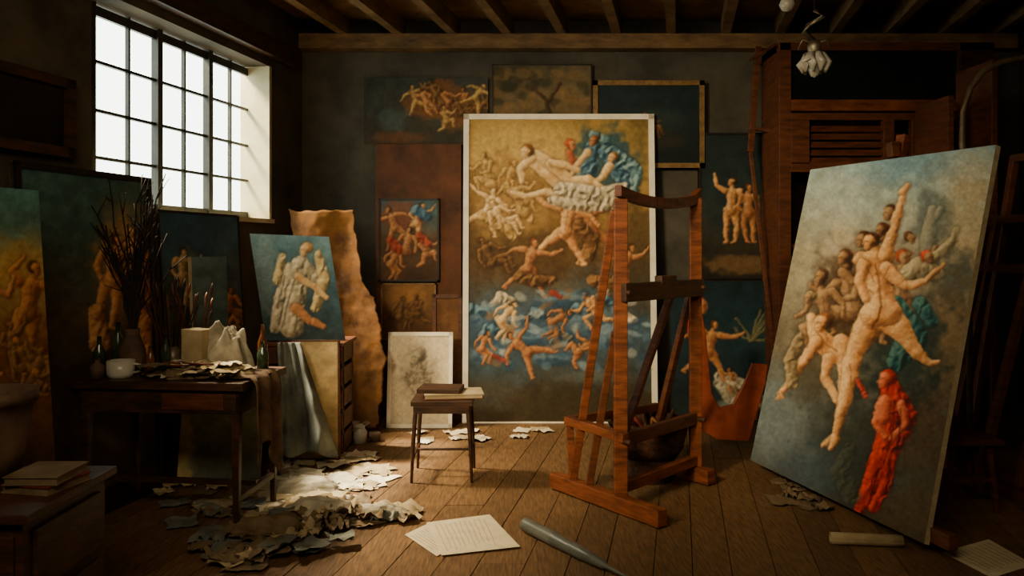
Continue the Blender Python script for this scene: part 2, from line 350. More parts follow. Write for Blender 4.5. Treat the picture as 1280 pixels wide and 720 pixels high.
a.fig([[(712,190,5),(716,208,6)]],((90,34,20),(150,76,46),(200,120,80)));a.head(714,181,7,1,SKR,(120,50,24));a.head(742,176,7,-1,SKR,(90,50,26));a.head(766,197,7,-1,SKP,(110,74,40))
a.fig([[(735,190,5),(722,205,4),(712,222,3)],[(762,208,6),(752,222,5),(742,228,3)]],SKP)
# lower pair bending beneath the drapery
a.nude(742,292,30,-14,1,SKR,hair=(70,40,20),pose=2)
a.nude(706,290,34,10,-1,SK,hair=(80,46,22),pose=2)
a.fig([[(724,282,9),(740,300,10),(736,322,7)]],BR,folds=1.6)
# central reclining pale figure
a.fig([[(668,198,12),(690,214,14),(712,236,14)],[(712,232,11),(735,226,8),(752,236,5)]],SKP,bump=1.2)
a.fig([[(664,198,6),(650,210,5),(652,226,4)],[(688,204,6),(706,206,5),(722,212,4)]],SKP);a.head(658,190,9,-1,SKP,(96,60,30))
a.fig([[(704,244,5),(680,240,5),(658,246,4),(640,240,3)]],SKP)
a.ln([(676,204),(694,220),(708,232)],1,(120,80,40));a.ln([(684,200),(690,212)],.9,(120,80,40))
a.fig([[(700,236,9),(738,242,11),(766,250,8)],[(690,250,6),(722,256,8),(762,258,6)],[(740,244,8),(780,232,5)]],WH,folds=2.2)
a.nude(660,336,27,12,1,SKR,hair=(80,44,20),pose=2);a.nude(616,326,23,-30,1,BR,pose=1)
a.nude(778,338,24,20,1,SKR,pose=0)
a.fig([[(650,345,8),(668,352,8),(690,350,6)],[(740,350,8),(770,356,7)]],BR,folds=1.6)
for x,y,rx,ry in [(620,395,30,14),(705,372,36,10),(735,400,28,14),(655,420,28,10),(765,425,22,14),(610,440,22,12),(690,445,26,9)]:
    a.blob(x,y,rx,ry,(112,138,150),.7,.9);a.blob(x+6,y+8,rx*.8,ry*.6,(32,54,74),.7,.9)
for x,y in [(625,370),(668,390),(720,385),(750,372),(610,410),(700,418),(590,385),(780,395)]: a.fig([[(x,y,7),(x+14,y+6,5)],[(x,y,5),(x-10,y+10,4)]],random.choice([BL,WH,BL]),folds=2)
a.nude(626,400,21,40,1,SKP,pose=1);a.nude(745,392,22,-30,-1,SK,pose=3);a.nude(690,402,19,60,1,SKR,pose=1)
for i in range(60):
    x=random.uniform(590,810);y=random.uniform(356,462);a.blob(x,y,random.uniform(5,14),random.uniform(3,7),random.choice([(150,168,172),(44,70,92),(84,110,126),(180,180,166),(130,96,62)]),.6,.7,random.uniform(-30,30))
a.nude(660,440,24,-50,1,SKR,pose=2);a.nude(722,440,19,50,-1,SKR,pose=3);a.nude(602,436,17,20,1,SKR,pose=1)
a.fig([[(690,366,4),(700,371,3)]],RED,al=.7);a.fig([[(618,446,3),(630,451,3)]],RED,al=.7)
a.blob(700,505,120,22,(54,44,26),.6,1);a.blob(610,495,30,16,(84,88,82),.5,1);a.blob(740,470,40,8,(100,106,98),.5,1)
a.finish()
painting('framed_painting',front(578,143,822,529,6.4,.18,0.0),a,WHITEF,.045,.02,.03,1.0,bot=False,gain=1.04)
# --- painting on right easel
u=lambda x,y:V((x-640)/F,1,-(y-HY)/F)
S=5.2;dz=[.9596,.6955,.7359,1.0];cpx=[(938,575),(1155,680),(1245,181),(1013,212)]
RC=[u(*p)*d*S+V(0,0,H0) for p,d in zip(cpx,dz)]
a=Art(930,175,1250,690,5,1.6)
a.vgrad([(175,(122,150,152)),(250,(150,162,148)),(320,(158,140,110)),(400,(112,98,74)),(480,(84,80,64)),(560,(70,74,70)),(690,(56,50,34))],30)
a.blob(1215,220,50,34,(196,178,140),.6,1.2);a.blob(1050,250,40,34,(176,180,162),.5,1.2);a.blob(1210,290,44,60,(186,158,110),.6,1);a.blob(1130,205,60,20,(116,148,156),.6,1.2)
a.blob(1000,330,40,60,(146,140,112),.5,1);a.blob(1195,350,28,34,(56,66,58),.7,.8);a.blob(1165,270,22,34,(80,94,88),.6,.8)
a.blob(1190,430,40,70,(112,86,50),.7,1);a.blob(970,520,40,60,(106,116,112),.8,1);a.blob(1150,540,60,60,(76,58,34),.8,1);a.blob(1150,640,60,40,(84,68,44),.8,1)
a.blob(1070,560,50,70,(42,46,36),.7,1);a.blob(1005,590,40,34,(62,74,76),.7,1);a.blob(1130,430,50,70,(26,44,40),.7,.9)
a.blob(1075,370,50,56,(66,44,26),.8,.9);a.blob(1010,460,26,40,(70,62,44),.6,1)
MUT=((50,32,18),(124,88,54),(180,142,96))
a.fig([[(1165,262,6),(1160,300,11),(1165,340,12)],[(1160,285,6),(1175,262,5)]],((74,76,66),(118,118,98),(160,152,126)))
a.nude(1066,388,44,-8,-1,MUT,hair=(50,28,16),pose=3);a.nude(1034,398,38,-12,-1,MUT,hair=(60,40,24),pose=1)
a.nude(1124,372,42,8,1,MUT,hair=(100,46,22),pose=0)
a.fig([[(1118,385,16),(1140,420,20),(1120,452,12)],[(1150,380,10),(1164,400,9)]],TEAL,folds=2)
a.fig([[(1135,340,10),(1150,330,11),(1172,342,9)],[(1160,330,7),(1190,300,5),(1196,286,4)]],((74,62,40),(142,126,92),(196,180,136)),folds=.8)
a.fig([[(1052,340,6),(1066,352,5),(1080,345,4)],[(1116,285,6),(1102,298,5)],[(1064,318,5),(1078,330,5)]],MUT)
for x,y,r,d,sk,h in [(1055,322,10,-1,MUT,(60,36,20)),(1078,300,10,-1,MUT,(50,26,14)),(1112,266,10,-1,MUT,(44,26,16)),(1128,322,9,1,MUT,(110,50,26)),(1160,322,9,1,MUT,(140,50,30)),(1026,345,9,-1,MUT,(60,40,24)),(1102,288,9,-1,MUT,(70,36,18)),(1012,372,8,-1,MUT,(110,90,60)),(1138,298,8,1,MUT,(70,44,26))]: a.head(x,y,r,d,sk,h)
DS=(104,58,28)
a.fig([[(1014,398,7),(1024,425,14),(1044,440,15)],[(1052,430,13),(1058,455,12),(1057,475,9),(1056,495,10),(1050,520,7),(1046,540,5)],[(1044,545,6),(1034,552,5),(1028,556,3)]],SK,bump=1.2)
a.fig([[(1020,428,9),(1008,446,6.5),(1000,456,7),(985,480,4.5),(976,491,4.5)]],SK,bump=.8)
for k in range(4): a.fig([[(975,490,2),(970+k*3,500-k,1.3)]],SK,out=.3,rim=1)
a.ln([(1018,410),(1030,428),(1046,438)],1.2,DS);a.ln([(1030,412),(1034,424)],1,DS);a.ln([(1050,470),(1060,474)],1,DS)
a.head(1028,403,12,-1,SK,(92,56,30))
a.fig([[(1036,448,8),(1030,470,6),(1046,500,5)]],SK)
a.fig([[(1092,398,20),(1078,420,16),(1068,440,11),(1064,455,12),(1060,480,9),(1050,515,6),(1044,545,5)],[(1044,548,6),(1038,560,4)]],SK,bump=1.2)
a.fig([[(1108,395,20),(1124,410,15),(1138,430,10)],[(1138,430,10),(1146,440,9),(1156,450,5.5),(1164,454,4.5),(1172,452,3)]],SK,bump=1.2)
a.fig([[(1092,392,17),(1110,390,17)],[(1100,378,20),(1098,355,16),(1090,330,18)],[(1076,324,10),(1108,322,10)],[(1096,318,7),(1092,304,6)]],SK,bump=1.6)
a.fig([[(1106,320,9),(1112,302,8),(1117,286,6),(1120,274,7),(1125,256,4.5),(1128,246,4)],[(1128,240,5.5),(1134,232,4)]],SK,bump=.8)
a.fig([[(1108,336,9),(1122,350,7.5),(1132,356,6),(1142,356,6.5),(1158,350,4.5),(1170,338,4)],[(1170,338,4),(1180,330,2.5)]],SK,bump=.8)
a.fig([[(1080,330,9),(1074,352,7),(1082,372,6)]],SK,bump=.7)
a.ln([(1094,330),(1099,355),(1101,382)],1.4,DS,.7);a.ln([(1101,384),(1097,398),(1090,410)],1.7,(80,38,16),.8)
for p_ in [[(1082,334),(1088,342),(1092,352)],[(1110,334),(1106,344)],[(1084,410),(1094,412),(1100,406)],[(1104,408),(1116,406),(1124,400)],[(1072,440),(1080,444)],[(1086,362),(1092,368)],[(1112,362),(1106,368)],[(1062,455),(1064,480)],[(1134,424),(1142,420)],[(1112,300),(1118,296)],[(1128,352),(1132,348)],[(1078,322),(1086,326)]]: a.ln(p_,1.1,DS,.55)
a.head(1088,302,11,-1,SK,(60,34,18))
RD=((52,8,6),(140,26,16),(206,66,42))
a.fig([[(1112,485,13),(1120,510,18),(1112,550,19),(1100,580,15)],[(1125,500,11),(1138,520,9),(1128,545,8)]],RD,folds=1.5)
a.fig([[(1100,575,15),(1086,610,11),(1074,638,7)],[(1108,575,13),(1106,605,9),(1092,634,7)]],RD,folds=1.5)
SR=((84,22,12),(176,74,42),(226,134,88))
a.fig([[(1106,502,9),(1104,522,9)],[(1100,505,6),(1094,528,5),(1106,545,5)],[(1126,505,6),(1132,530,5),(1114,548,4)]],SR,bump=1);a.head(1108,474,12,-1,SR,(120,30,16))
a.ln([(1118,500),(1116,540),(1104,580)],1.4,(50,6,4),.7);a.ln([(1126,510),(1124,550)],1.2,(50,6,4),.6);a.ln([(1098,585),(1088,620)],1.4,(50,6,4),.7)
a.fig([[(1072,476,3),(1078,486,4),(1082,496,3)]],RED,folds=1,al=.8)
a.fig([[(1000,420,6),(988,450,9),(990,480,7)]],((56,44,28),(118,98,64),(166,142,100)),folds=1.5)
a.fig([[(1062,560,8),(1050,590,13),(1065,620,12)]],((26,32,24),(56,62,46),(92,94,70)),folds=2,al=.5)
a.finish()
painting('canvas_painting',RC,a,None,thick=.03,res=1.0,edge=RAWC,gain=1.08)
# --- upper wall paintings
a=Art(455,95,612,182,21);a.vgrad([(95,(50,56,50)),(182,(48,42,32))])
a.blob(555,130,50,28,(112,68,36),.85,.5)
for i in range(9):
    a.nude(random.uniform(515,600),random.uniform(118,158),14,random.uniform(-50,50),random.choice([-1,1]),random.choice([BR,SKR,GO]),pose=i%4)
a.blob(492,150,18,16,(70,84,82),.6,.8);a.blob(500,172,40,8,(100,60,34),.7,.8);a.finish()
painting('canvas_painting',front(455,97,610,180,6.665),a,None,thick=.025,res=1.3,gain=1.1)
a=Art(612,76,745,182,22);a.vgrad([(76,(68,62,46)),(110,(92,78,52)),(182,(56,45,30))])
for i in range(60):
    x=random.uniform(618,738);y=random.uniform(88,150);a.blob(x,y,9,6,random.choice([(98,80,50),(44,42,28),(112,86,52)]),.6,.7)
a.fig([[(690,165,4),(684,130,3),(700,104,2)],[(684,126,3),(664,108,2)]],((24,16,8),(54,38,22),(80,60,36)),out=.1);a.finish()
painting('canvas_painting',front(615,80,740,180,6.64),a,BLACKF,.012,.006,res=1.3,gain=1.1)
a=Art(740,100,884,215,23);a.vgrad([(100,(30,44,46)),(215,(20,27,28))]);a.blob(820,150,40,14,(50,64,60),.6,1);a.blob(790,170,24,10,(66,58,38),.6,1);a.blob(830,175,30,10,(56,48,34),.6,1)
a.nude(812,160,15,-20,1,BR,pose=1);a.finish()
painting('framed_painting',front(741,101,880,210,6.62),a,GOLD,.04,.02,res=1.6)
a=Art(870,160,972,355,24);a.vgrad([(160,(32,42,42)),(240,(36,48,48)),(300,(50,46,34)),(355,(30,26,18))])
a.blob(918,330,38,12,(112,84,50),.8,.6)
a.nude(914,262,28,3,-1,SK,[[(.32,-.85),(.7,-1.05),(.85,-1.5)],[(-.32,-.85),(-.5,-.4),(-.1,-.1)]]);a.nude(936,266,25,-3,1,SKR,[[(.32,-.85),(.5,-.4),(.45,0.05)],[(-.32,-.85),(-.5,-.4),(-.3,-.1)]])
a.finish();painting('framed_painting',front(873,166,968,349,6.62),a,BLACKF,.02,.012,res=1.1)
a=Art(830,348,985,532,25);a.vgrad([(348,(22,38,42)),(430,(30,50,56)),(532,(28,34,32))])
for i in range(9):
    x=random.uniform(915,972);y=random.uniform(380,425);a.fig([[(940,425,2),((x+940)/2,y+12,1.5),(x,y,1)]],((60,54,32),(96,92,60),(124,120,84)),out=.2)
a.fig([[(902,480,10),(918,500,11)],[(898,470,6),(930,478,5)]],WH,folds=2,al=.8);a.nude(885,440,28,12,1,SKR,pose=2);a.head(876,382,10,1,SKR,(150,44,24))
a.fig([[(868,400,10),(872,440,10)]],RED,folds=1.2);a.blob(930,505,38,8,(150,146,126),.6,.6);a.crowd(900,470,960,510,3,14,(SKR,),4);a.finish()
painting('canvas_painting',front(838,350,982,527,6.45,.1,0.0),a,BLACKF,.012,.006,res=1.2)
b=B();b.box((P(470,0,6.66).x,6.64,0),(P(577,0,6.66).x,6.69,P(0,180,6.66).z),M('board_rust',(104,60,32),(58,33,20),4,.7,.3));b.done('plywood_panel',.004)
a=Art(470,245,552,372,26);a.vgrad([(245,(66,88,90)),(300,(90,68,46)),(372,(60,38,26))])
a.blob(500,270,26,16,(140,70,42),.6,.6)
for x,y,S_,an,fl,sk,ps in [(494,285,19,-20,-1,SKR,2),(520,278,18,20,1,SK,0),(508,312,20,10,-1,SKR,1),(532,318,17,-10,1,SKR,3),(488,330,17,30,1,SKR,1)]: a.nude(x,y,S_,an,fl,sk,pose=ps)
a.fig([[(488,300,5),(498,312,6)],[(524,295,5),(536,305,4)]],((60,16,10),(130,50,32),(180,84,58)),folds=1.4);a.fig([[(520,262,7),(535,272,5)]],BL,folds=1);a.finish()
painting('framed_painting',front(473,248,549,352,6.61),a,BLACKF,.015,.01,res=1.2)
a=Art(472,340,550,430,27);a.vgrad([(340,(120,84,46)),(418,(84,54,30))]);a.blob(510,375,20,20,(160,112,62),.7,.8);a.nude(500,395,17,10,1,BR,pose=1);a.nude(524,392,16,-10,-1,BR,pose=3);a.finish()
painting('canvas_painting',front(476,354,545,425,6.6),a,GOLD,.012,.006,res=1.4)
a=Art(535,365,580,540,28);a.vgrad([(365,(110,74,40)),(500,(70,44,26))]);a.finish()
painting('framed_painting',front(540,368,577,525,6.5,.06,0.0),a,WOODM,.03,.02,res=1.4)
a=Art(480,410,570,540,29);a.c[:]=(206,190,156)
a.blob(524,468,22,34,(160,146,120),.7,.9)
for i in range(60):
    t=random.uniform(0,6.28);q=random.uniform(.2,1);x=524+18*q*math.cos(t);y=468+30*q*math.sin(t)
    a.fig([[(x,y,1.1),(x+random.uniform(-7,7),y+random.uniform(-7,7),.8)]],((70,62,50),(104,94,76),(130,118,98)),out=.1,rim=1,al=.8)
a.head(522,446,9,-1,((90,80,64),(150,138,112),(190,178,148)),(100,90,74));a.finish()
painting('charcoal_drawing',front(483,415,565,534,6.22,.1,0.0),a,WHITEF,.03,.004,res=1.1,thick=.015)
# --- left wall paintings
def leftq(ya,yb,off,lean,z0,z1): return [W(ya,off,z0),W(yb,off,z0),W(yb,off-lean,z1),W(ya,off-lean,z1)]
a=Art(-140,215,95,690,31,1.2);a.vgrad([(215,(66,112,108)),(290,(80,108,92)),(340,(146,122,66)),(430,(106,64,34)),(690,(40,28,18))])
a.blob(30,330,50,30,(180,136,64),.6,1)
a.nude(34,392,46,8,1,((60,34,18),(146,88,44),(196,136,76)),[[(.35,-.85),(.8,-.6),(1.2,-.2)],[(-.35,-.85),(-.6,-1.1),(-.3,-1.5)]]);a.nude(-20,400,46,-8,1,SKR);a.crowd(0,430,80,500,4,26,(BR,),3,cl=(BR,));a.finish()
painting('canvas_painting',leftq(3.05,3.62,.42,.12,0,1.655),a,None,res=1.3,gain=1.1)
a=Art(-10,180,212,640,32,1.2);a.vgrad([(180,(56,88,86)),(260,(56,80,74)),(400,(70,56,38)),(640,(30,22,16))])
a.blob(158,320,34,60,(176,126,68),.7,1)
a.nude(170,340,40,-4,-1,SK);a.nude(140,350,40,6,1,SKR);a.nude(185,350,34,-4,1,SKR)
a.fig([[(120,390,10),(125,430,14)],[(180,400,9),(176,440,12)]],((70,42,22),(150,96,54),(196,146,92)),folds=1.6)
a.finish()
painting('framed_painting',leftq(3.75,4.71,.13,.09,0,1.81),a,BLACKF,.03,.015,res=1.3,gain=1.1)
a=Art(190,240,325,640,33);a.vgrad([(240,(38,66,82)),(300,(48,74,90)),(400,(56,60,50)),(640,(40,30,20))])
a.blob(235,340,14,24,(150,140,90),.6,1);a.nude(228,345,24,0,1,SKP);a.crowd(240,380,300,430,3,18,(SKR,),6);a.finish()
painting('canvas_painting',leftq(4.78,5.66,.14,.1,0,1.63),a,BLACKF,.014,.008,res=1.3,gain=1.1)
a=Art(240,310,320,470,34);a.vgrad([(310,(100,124,128)),(420,(66,82,82))]);a.finish()
painting('canvas_painting',[W(4.95,.2,.0),W(5.33,.2,.0),W(5.33,.155,1.345),W(4.95,.155,1.345)],a,None,res=2)
a=Art(-80,85,95,195,35);a.vgrad([(85,(40,34,26)),(195,(24,18,12))]);a.finish()
painting('framed_painting',[W(3.4,.03,1.86),W(4.12,.03,1.86),W(4.12,.03,2.26),W(3.4,.03,2.26)],a,WOODD,.05,.03,res=3)
a=Art(305,285,440,432,36);a.vgrad([(285,(98,126,128)),(350,(54,82,92)),(432,(42,58,60))])
a.blob(330,340,16,50,(140,156,146),.6,.9)
a.fig([[(375,330,11),(370,365,13),(364,408,15)],[(362,335,7),(348,375,7),(344,410,7)],[(385,335,8),(400,360,7),(405,345,5)]],WH,folds=1.3)
a.fig([[(398,318,5),(404,350,8),(394,385,6)],[(352,320,5),(346,350,6)]],((80,64,38),(176,150,98),(226,204,146)),folds=1.2)
for p_ in [[(372,335),(362,370),(352,410)],[(380,345),(374,380),(368,415)],[(356,345),(346,385)],[(388,345),(384,372),(376,400)]]: a.ln(p_,1.4,(84,74,56),.7)
a.head(382,312,9,-1,SKP,(150,110,60));a.fig([[(372,345,5),(392,358,4),(408,372,3)]],SKP);a.fig([[(370,385,7),(386,400,5)],[(392,402,5),(404,408,4)]],SKR);a.finish()
painting('canvas_painting',[P(332,425,5.42),P(432,427,5.5),P(411,296,5.6),P(312,292,5.52)],a,None,res=1.0,thick=.03)

# ================================================================ FURNITURE
b=B();z=.765
for k in range(5): b.box((-1.68,5.38,.02+k*.15),(-1.14,5.4,.14+k*.15),WOODM);b.box((-1.68,5.73,.02+k*.15),(-1.14,5.75,.14+k*.15),WOODM)
for X in (-1.68,-1.16):
    for k in range(5): b.box((X,5.4,.02+k*.15),(X+.02,5.73,.14+k*.15),WOODM)
b.box((-1.7,5.36,z-.025),(-1.12,5.77,z),WOODM)
for X in (-1.66,-1.18):
    for Y in (5.4,5.7): b.box((X,Y,0),(X+.04,Y+.03,z-.03),WOODD)
b.done('wooden_crate',.004)
a=Art(360,420,430,570,37);a.vgrad([(420,(196,170,118)),(520,(156,130,84))]);a.finish()
painting('canvas_panel',[P(362,575,5.26),P(425,575,5.26),P(424,425,5.34),P(363,425,5.34)],a,WOODM,.012,.002,res=2)
def drape(u,v):
    x=347+u*(28+v*44)+v*4;y=428+v*140+4*math.sin(u*9)*v
    ff=math.sin(u*9+v*1.5+2.5*mn.noise(V(u*2,v*2,0)))
    Yd=5.27-.24*v-.05*ff*(.3+v)-.012*math.sin(u*23+5*v)-.07*mn.noise(V(u*3,v*4,5))
    p=P(x,y,Yd);p.z=max(p.z,.012+.012*(1+ff));return p
b=B();b.grid(drape,70,60,GREYC);b.done('draped_cloth',solid=.006)
def tornc(u,v):
    y=263+v*272;r=np.interp(y,[262,300,350,380,440,500,540],[440,447,452,470,480,478,470]);l=np.interp(y,[262,400,540],[362,374,402])
    r+=9*mn.noise(V(y*.05,3,0))+3*mn.noise(V(y*.2,5,0));l+=6*mn.noise(V(y*.06,9,0));x=l+(r-l)*u;y+=4*mn.noise(V(x*.06,1,1))*(1-v)
    Yd=6.25-.2*v-.03*math.sin(u*5+v*3)+.05*mn.noise(V(x*.02,y*.01,0))+.006*mn.noise(V(x*.1,y*.08,0))
    p=P(x,y,Yd);p.z=max(.01,p.z);return p
b=B();b.grid(tornc,50,80,BROWNC);b.done('torn_canvas_sheet',solid=.008)

ang=math.radians(-6);R=Matrix.Rotation(ang,3,'Z');C=V(-1.73,4.22,0)
b=B();hw,hd=.42,.25
b.box((-hw-.03,-hd-.03,.70),(hw+.03,hd+.03,.74),WOODD,R,C)
b.box((-hw,-hd,.58),(hw,-hd+.02,.70),WOODD,R,C);b.box((-hw,hd-.02,.58),(hw,hd,.70),WOODD,R,C)
b.box((-hw,-hd,.58),(-hw+.02,hd,.70),WOODD,R,C);b.box((hw-.02,-hd,.58),(hw,hd,.70),WOODD,R,C)
b.box((.02,-hd-.006,.6),(.34,-hd,.68),WOODM,R,C)
for sx in(-1,1):
    for sy in(-1,1):
        x,y=sx*(hw-.025),sy*(hd-.025)
        p=[V(x-.022,y-.022,.58),V(x+.022,y-.022,.58),V(x+.022,y+.022,.58),V(x-.022,y+.022,.58)]
        q=[V(x-.013,y-.013,0),V(x+.013,y-.013,0),V(x+.013,y+.013,0),V(x-.013,y+.013,0)]
        b.box8([R@k+C for k in q]+[R@k+C for k in p],WOODD)
b.box((-hw+.02,-.012,.16),(hw-.02,.012,.19),WOODD,R,C)
for sx in(-1,1): b.box((sx*(hw-.025)-.012,-hd+.03,.14),(sx*(hw-.025)+.012,hd-.03,.17),WOODD,R,C)
b.done('work_table',.004)
T=lambda x,y,z=.74:R@V(x,y,z)+C
b=B();c=T(-.3,.02);b.lathe(c,[(.0,0),(.05,0),(.07,.05),(.065,.12),(.035,.2),(.04,.23),(.032,.23),(.03,.19),(.0,.1)],TERRA)
for i in range(34):
    a0=random.uniform(0,6.28);sp=random.uniform(.1,.34);h=random.uniform(.5,.98);pth=[]
    for k in range(8):
        t=k/7;pth.append(c+V(math.cos(a0)*sp*t*t*.8+.07*mn.noise(V(i,k*.5,0))*t,math.sin(a0)*sp*.3*t*t+.03*mn.noise(V(i,k*.5,4))*t,.1+h*t))
    b.tube(pth,[.009-.006*k/7 for k in range(8)],DARKM,5)
    for k in (4,5,6):
        q=pth[k];b.tube([q,q+V(random.uniform(-.08,.08),random.uniform(-.03,.03),random.uniform(.03,.12))],[.004,.0015],DARKM,4)
b.done('twigs_in_vase')
for (jx,jy) in [(-.12,.1),(-.02,.18)]:
    b=B();c=T(jx,jy);b.lathe(c,[(0,0),(.045,0),(.048,.13),(.044,.13),(.042,.01),(0,.01)],METAL if jx<-.1 else CERAM)
    for i in range(15):
        a0=random.uniform(0,6.28);l=random.uniform(.3,.5);d=V(math.cos(a0)*.12,math.sin(a0)*.08,l);q=c+V(math.cos(a0)*.02,math.sin(a0)*.02,.02)
        b.tube([q,q+d*.8,q+d*.84,q+d*.93,q+d],[.004,.0035,.006,.01,.002],random.choice([DARKM,WOODD,WOODM]),6)
    b.done('paintbrushes_in_jar')
b=B();c=T(-.26,-.15);b.lathe(c,[(0,0),(.06,0),(.066,.02),(.068,.085),(.063,.085),(.06,.02),(0,.012)],CERAM);b.tube([c+V(.064,0,.07),c+V(.1,0,.06),c+V(.1,0,.03),c+V(.062,0,.022)],.007,CERAM);b.done('ceramic_cup')
for (x,y,h,r,m_) in [(-.41,-.1,.2,.03,GREENG),(-.4,.05,.26,.032,GREENG),(-.2,.19,.22,.035,TERRA),(.38,.12,.16,.03,GREENG),(-.14,-.08,.15,.022,AMBER),(-.09,-.02,.2,.025,GREENG),(.34,.21,.24,.026,AMBER),(-.36,-.19,.1,.035,TERRA)]:
    b=B();c=T(x,y);b.lathe(c,[(0,0),(r,0),(r,h*.6),(r*.4,h*.78),(r*.36,h),(r*.45,h),(0,h)],m_,18);b.done('clay_jar' if m_ is TERRA else 'glass_bottle')
b=B();b.box((-.07,.02,.741),(.07,.12,.97),PAPC,Matrix.Rotation(ang-.3,3,'Z'),C+V(.03,-.02,0));b.done('paper_block',.004)
def rag(cx,cy,rx,ry,h,seed,mat,name,zb=.742,Tf=T,pw=3.):
    def fn(u,v):
        a0=u*2*math.pi;r=v
        n_=mn.noise(V(math.cos(a0)*r*2+seed,math.sin(a0)*r*2,seed*2.))
        n2=mn.noise(V(math.cos(a0)*r*5+seed,math.sin(a0)*r*5,seed*3.))
        fo=math.sin(a0*7+4*mn.noise(V(math.cos(a0)*1.5,math.sin(a0)*1.5,seed)))*r+n2
        zz=max(0,h*(1-r**pw)*(1+.35*n_)+.12*h*fo*(1-r**6))
        return Tf(cx+rx*r**.8*math.cos(a0)*(1+.3*n_+.08*fo),cy+ry*r**.8*math.sin(a0)*(1+.3*n_+.08*fo),zb+zz)
    b=B();b.grid(fn,90,34,mat);return b.done(name)
rag(.2,.08,.14,.1,.22,2,LINEN,'crumpled_rag')
rag(.28,-.06,.13,.11,.05,5,PAPC,'crumpled_paper');rag(.06,-.14,.1,.07,.04,8,PAPD,'crumpled_paper')
b=B()
for i in range(30):
    x=random.uniform(-.06,.36);y=random.uniform(-.22,.1);rt=Matrix.Rotation(random.uniform(0,3),3,'Z');w,h=random.uniform(.07,.13),random.uniform(.1,.16);z0=.742+i*.0022
    s1=random.uniform(0,9)
    b.grid(lambda u,v:R@(rt@V((u-.5)*w,(v-.5)*h,0)+V(x,y,z0+.03*abs(mn.noise(V(u*2+s1,v*2,s1)))))+C,6,6,random.choice([PAPW,PAPC,PAPC,PAPD]))
for i in range(9):
    q=T(random.uniform(.0,.36),random.uniform(-.22,-.12),.81);b.tube([q,q+V(random.uniform(-.12,.12),random.uniform(-.05,.03),.004)],[.006,.004],random.choice([METAL,WOODO,REDC]),6)
b.done('loose_papers')
def hang(u,v):
    s=v*1.0;x=.33+.13*min(1,s*4)+.02*math.sin(u*13+v*3)*min(1,s*3)+.03*v;y=-.2+.3*u+.01*math.sin(v*9)
    z=.752-max(0,s-.2)*.55*(1-.25*math.sin(u*5))
    return R@V(x,y,z)+C
b=B();b.grid(hang,30,30,M('cloth_umber',(110,84,58),(50,36,24),9,.9,.3));b.done('hanging_cloth',solid=.004)
a=Art(180,480,320,640,41);a.vgrad([(480,(140,136,104)),(640,(84,94,86))],10);a.blob(225,560,16,50,(206,178,112),.8,.6);a.finish()
painting('canvas_painting',[V(-1.98,4.72,0),V(-1.52,4.82,0),V(-1.52,4.92,.55),V(-1.98,4.82,.55)],a,None,res=1.6)

b=B();cx=-.42;cy=4.93;hw=.165;hd=.15
b.box((cx-hw-.02,cy-hd-.01,.455),(cx+hw+.02,cy+hd+.02,.485),WOODD)
for sx in(-1,1):
    for sy in(-1,1):
        x,y=cx+sx*hw,cy+sy*hd;b.tube([(x-sx*.01,y-sy*.01,.46),(x+sx*.006,y,.23),(x+sx*.015,y+sy*.01,0)],[.015,.013,.009],WOODD,10)
b.box((cx-hw,cy-hd-.006,.41),(cx+hw,cy-hd+.012,.455),WOODD);b.box((cx-hw,cy+hd-.012,.41),(cx+hw,cy+hd+.006,.455),WOODD)
b.box((cx-hw-.006,cy-hd,.41),(cx-hw+.012,cy+hd,.455),WOODD);b.box((cx+hw-.012,cy-hd,.41),(cx+hw+.006,cy+hd,.455),WOODD)
b.tube([(cx-hw,cy-hd,.16),(cx-hw,cy+hd,.16)],.008,WOODD);b.tube([(cx+hw,cy-hd,.16),(cx+hw,cy+hd,.16)],.008,WOODD);b.tube([(cx-hw,cy,.16),(cx+hw,cy,.16)],.008,WOODD)
b.done('wooden_stool',.003)
b=B();Rb=Matrix.Rotation(.12,3,'Z');Cb=V(cx+.05,cy,0)
b.box((-.17,-.12,.486),(.19,.12,.492),WOODM,Rb,Cb);b.box((-.165,-.115,.492),(.18,.115,.512),PAPC,Rb,Cb);b.box((-.17,-.12,.512),(.19,.12,.518),PAPC,Rb,Cb)
Rb=Matrix.Rotation(-.1,3,'Z');b.box((-.2,-.1,.519),(.06,.11,.545),WOODD,Rb,Cb);b.done('book',.002)

# ---- easel
b=B()
Cc=V(.575,4.24,0);Rr=V(1.10,4.80,0);fo=V(.51,-.67,0).normalized()
f0=V(.243,4.67,.05);f1=V(.752,3.99,.05)
b.beam(f0,f1,.07,.085,WOODO);b.beam(Rr-fo*.42+V(0,0,.05),Rr+fo*.12+V(0,0,.05),.07,.085,WOODO)
b.beam(Cc+V(0,0,.09),Cc+V(0,0,1.66),.072,.045,WOODO);b.beam(Rr+V(0,0,.09),Rr+V(0,0,1.70),.07,.045,WOODO)
tp=[]
for k in range(13):
    t=k/12;q=Cc.lerp(Rr,-.03+t*1.08);tp.append(q+V(0,0,1.655+.05*(2*t-1)**2+ (0.03 if k==12 else 0)))
nrm=fo*.05
for k in range(12):
    p,q=tp[k],tp[k+1];h=V(0,0,.055)
    b.box8([p-nrm*.5-h*.6,p+nrm*.5-h*.6,q+nrm*.5-h*.6,q-nrm*.5-h*.6,p-nrm*.5+h*.5,p+nrm*.5+h*.5,q+nrm*.5+h*.5,q-nrm*.5+h*.5],WOODM)
b.beam(Cc.lerp(Rr,-.02)+V(0,0,1.165)+fo*.035,Cc.lerp(Rr,1.03)+V(0,0,1.165)+fo*.035,.035,.1,WOODD)
b.beam(Cc.lerp(Rr,.42)+V(0,0,1.22)+fo*.03,Cc.lerp(Rr,.62)+V(0,0,1.22)+fo*.03,.05,.05,WOODD)
